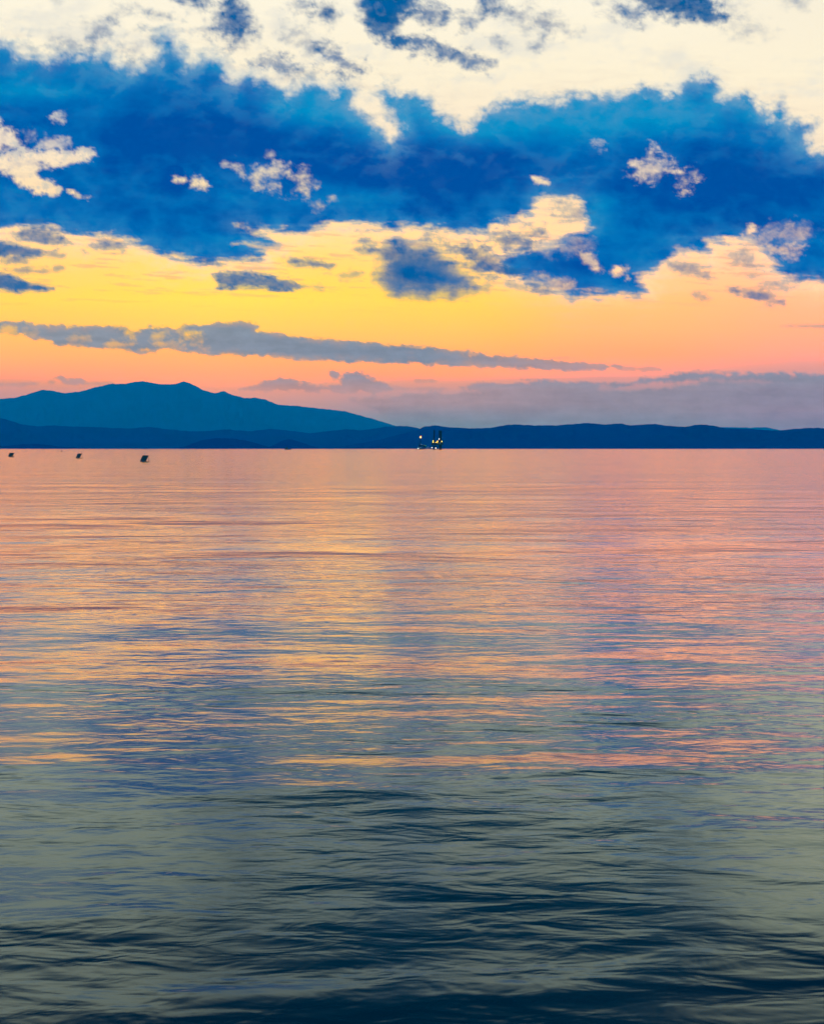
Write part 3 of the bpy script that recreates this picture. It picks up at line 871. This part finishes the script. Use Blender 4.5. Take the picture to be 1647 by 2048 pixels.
# jack-up drilling rig
jr = site('drilling_rig', 875, 16)
X3 = lambda px: U(px) - U(875)
tag(jr, 'tall dark drilling rig on three lattice legs with bright yellow deck lights', 'drilling rig')
for (px, y, w_, top) in ((867.9, -8, 2.6, 858.6), (878.4, -10, 2.8, 859.2), (881.8, 14, 2.8, 859.4)):
    MB().lattice(X3(px), y, -2 if px > 870 else Z(888.4), Z(top), w_, 2.2, 6).build('leg', M_STEEL, jr)
hb = MB()
x0, x1 = X3(862.4), X3(885.8)
hb.loft([[(x0, -16, z), (x0 + 9, -24, z), (x1 - 9, -24, z), (x1, -16, z), (x1, 22, z), (x0, 22, z)] for z in (Z(888.2), Z(884.6))])
hb.build('hull', M_HULL, jr)
for (a_, c_, y0, y1, dy) in ((863.2, 866.8, 883.2, 884.6, -4), (869.8, 876.6, 883.6, 884.6, -14), (872.2, 876.4, 881.2, 884.6, 6), (882.6, 885.4, 882.6, 884.6, 0), (863.6, 865.6, 880.4, 884.6, 8)):
    MB().box((X3((a_ + c_) / 2), dy, (Z(y0) + Z(y1)) / 2), (X3(c_) - X3(a_), 12, Z(y0) - Z(y1)), None, .3).build('deck_house', M_DECK, jr)
MB().lattice(X3(873.7), 0, Z(881.2), Z(868.6), 1.6, .28, 4).build('derrick', M_STEEL, jr)
MB().bar((X3(884.4), -4, Z(884.6)), (X3(884.4), -4, Z(880.6)), 1.2).bar((X3(884.0), -4, Z(880.9)), (X3(890.2), -6, Z(879.4)), .95, .55).bar((X3(884.9), -4, Z(880.6)), (X3(884.9), -4, Z(870.6)), .5, .35).build('crane', M_STEEL, jr)
MB().lathe([(3.2, 0), (5.4, .8), (5.4, 1.3)], (X3(887.2), 2, Z(884.2)), 12).build('helideck', M_DECK, jr)
lx = [(865.6, 880.0, 2.5, M_YELLOW), (865.6, 882.4, 2.5, M_YELLOW), (874.5, 880.5, 2.9, M_ORANGE), (873.0, 881.4, 2.0, M_ORANGE),
      (870.2, 883.1, 1.2, M_YELLOW), (872.0, 883.2, 1.3, M_YELLOW), (874.2, 883.3, 1.7, M_YELLOW), (877.6, 876.2, 2.0, M_WHITE),
      (882.9, 881.0, 2.6, M_YELLOW), (879.4, 884.0, 1.0, M_DIM), (884.7, 873.4, .9, M_DIM)]
for (px, py, r, mt) in lx:
    lamp(jr, px, py, r, mt, -26)

# supply boat beside the flare platform
sb = vessel((base + Vector((U(836.2), -60, 0))) * K, 26, 7, 2.2, math.pi, 'dark supply boat with white deck light left of the flare platform')
sb.name = 'supply_boat'; sb.scale = (K, K, K)
MB().ball((0, -3, 6.0), 1.35).build('lamp', M_WHITE, sb, True)
MB().ball((3.4, -3, 5.4), 1.0).build('lamp', M_GREEN, sb, True)

# ------------------------------------------------------------------ haze
hz = MB().box((0, 0, (HAZE_TOP - 3) / 2), (2 * HAZE_HALF, 2 * HAZE_HALF, HAZE_TOP + 3))
hm, nt, out = new_mat('haze_air')
v = nt.nodes.new('ShaderNodeVolumePrincipled')
v.inputs['Color'].default_value = (.0, .78, 1.0, 1)
v.inputs['Density'].default_value = HAZE_DENS
v.inputs['Anisotropy'].default_value = 0.0
nt.links.new(v.outputs['Volume'], out.inputs['Volume'])
ho = hz.build('haze', hm)
tag(ho, 'thin blue dusk haze over the sea', 'haze', kind='stuff')

# ------------------------------------------------------------------ world and sun
SUN_AZ, SUN_EL = math.radians(-11), math.radians(5)
W = bpy.data.worlds.new('World'); scene.world = W
W.use_nodes = True
wn = W.node_tree
bg = wn.nodes['Background']
st = wn.nodes.new('ShaderNodeTexSky')
st.sky_type = 'NISHITA'; st.sun_disc = False
st.sun_elevation = SUN_EL; st.sun_rotation = SUN_AZ
wn.links.new(st.outputs['Color'], bg.inputs['Color'])
bg.inputs['Strength'].default_value = .05
L = bpy.data.lights.new('sun', 'SUN')
L.energy = .08; L.angle = math.radians(14); L.color = (1, .62, .3)
so = bpy.data.objects.new('sun', L); COL.objects.link(so)
sd = Vector((math.sin(SUN_AZ) * math.cos(SUN_EL), math.cos(SUN_AZ) * math.cos(SUN_EL), math.sin(SUN_EL)))
so.rotation_euler = sd.to_track_quat('Z', 'Y').to_euler()
so.location = sd * 200

# ------------------------------------------------------------------ camera and render
cam = bpy.data.cameras.new('camera')
co = bpy.data.objects.new('camera', cam); COL.objects.link(co)
co.location = (0, 0, CAM_H)
co.rotation_euler = (math.pi / 2 - PITCH, 0, 0)
cam.sensor_fit = 'VERTICAL'; cam.sensor_height = 36; cam.lens = 36 * F / 2048
cam.clip_start = .1; cam.clip_end = 300000
scene.camera = co
scene.view_settings.view_transform = 'Standard'
scene.view_settings.look = 'None'
scene.view_settings.exposure = 0
scene.view_settings.gamma = 1
scene.view_settings.use_curve_mapping = False
cy = scene.cycles
cy.use_denoising = True
cy.volume_bounces = 1
cy.max_bounces = 6
cy.sample_clamp_indirect = 4
cy.use_adaptive_sampling = True
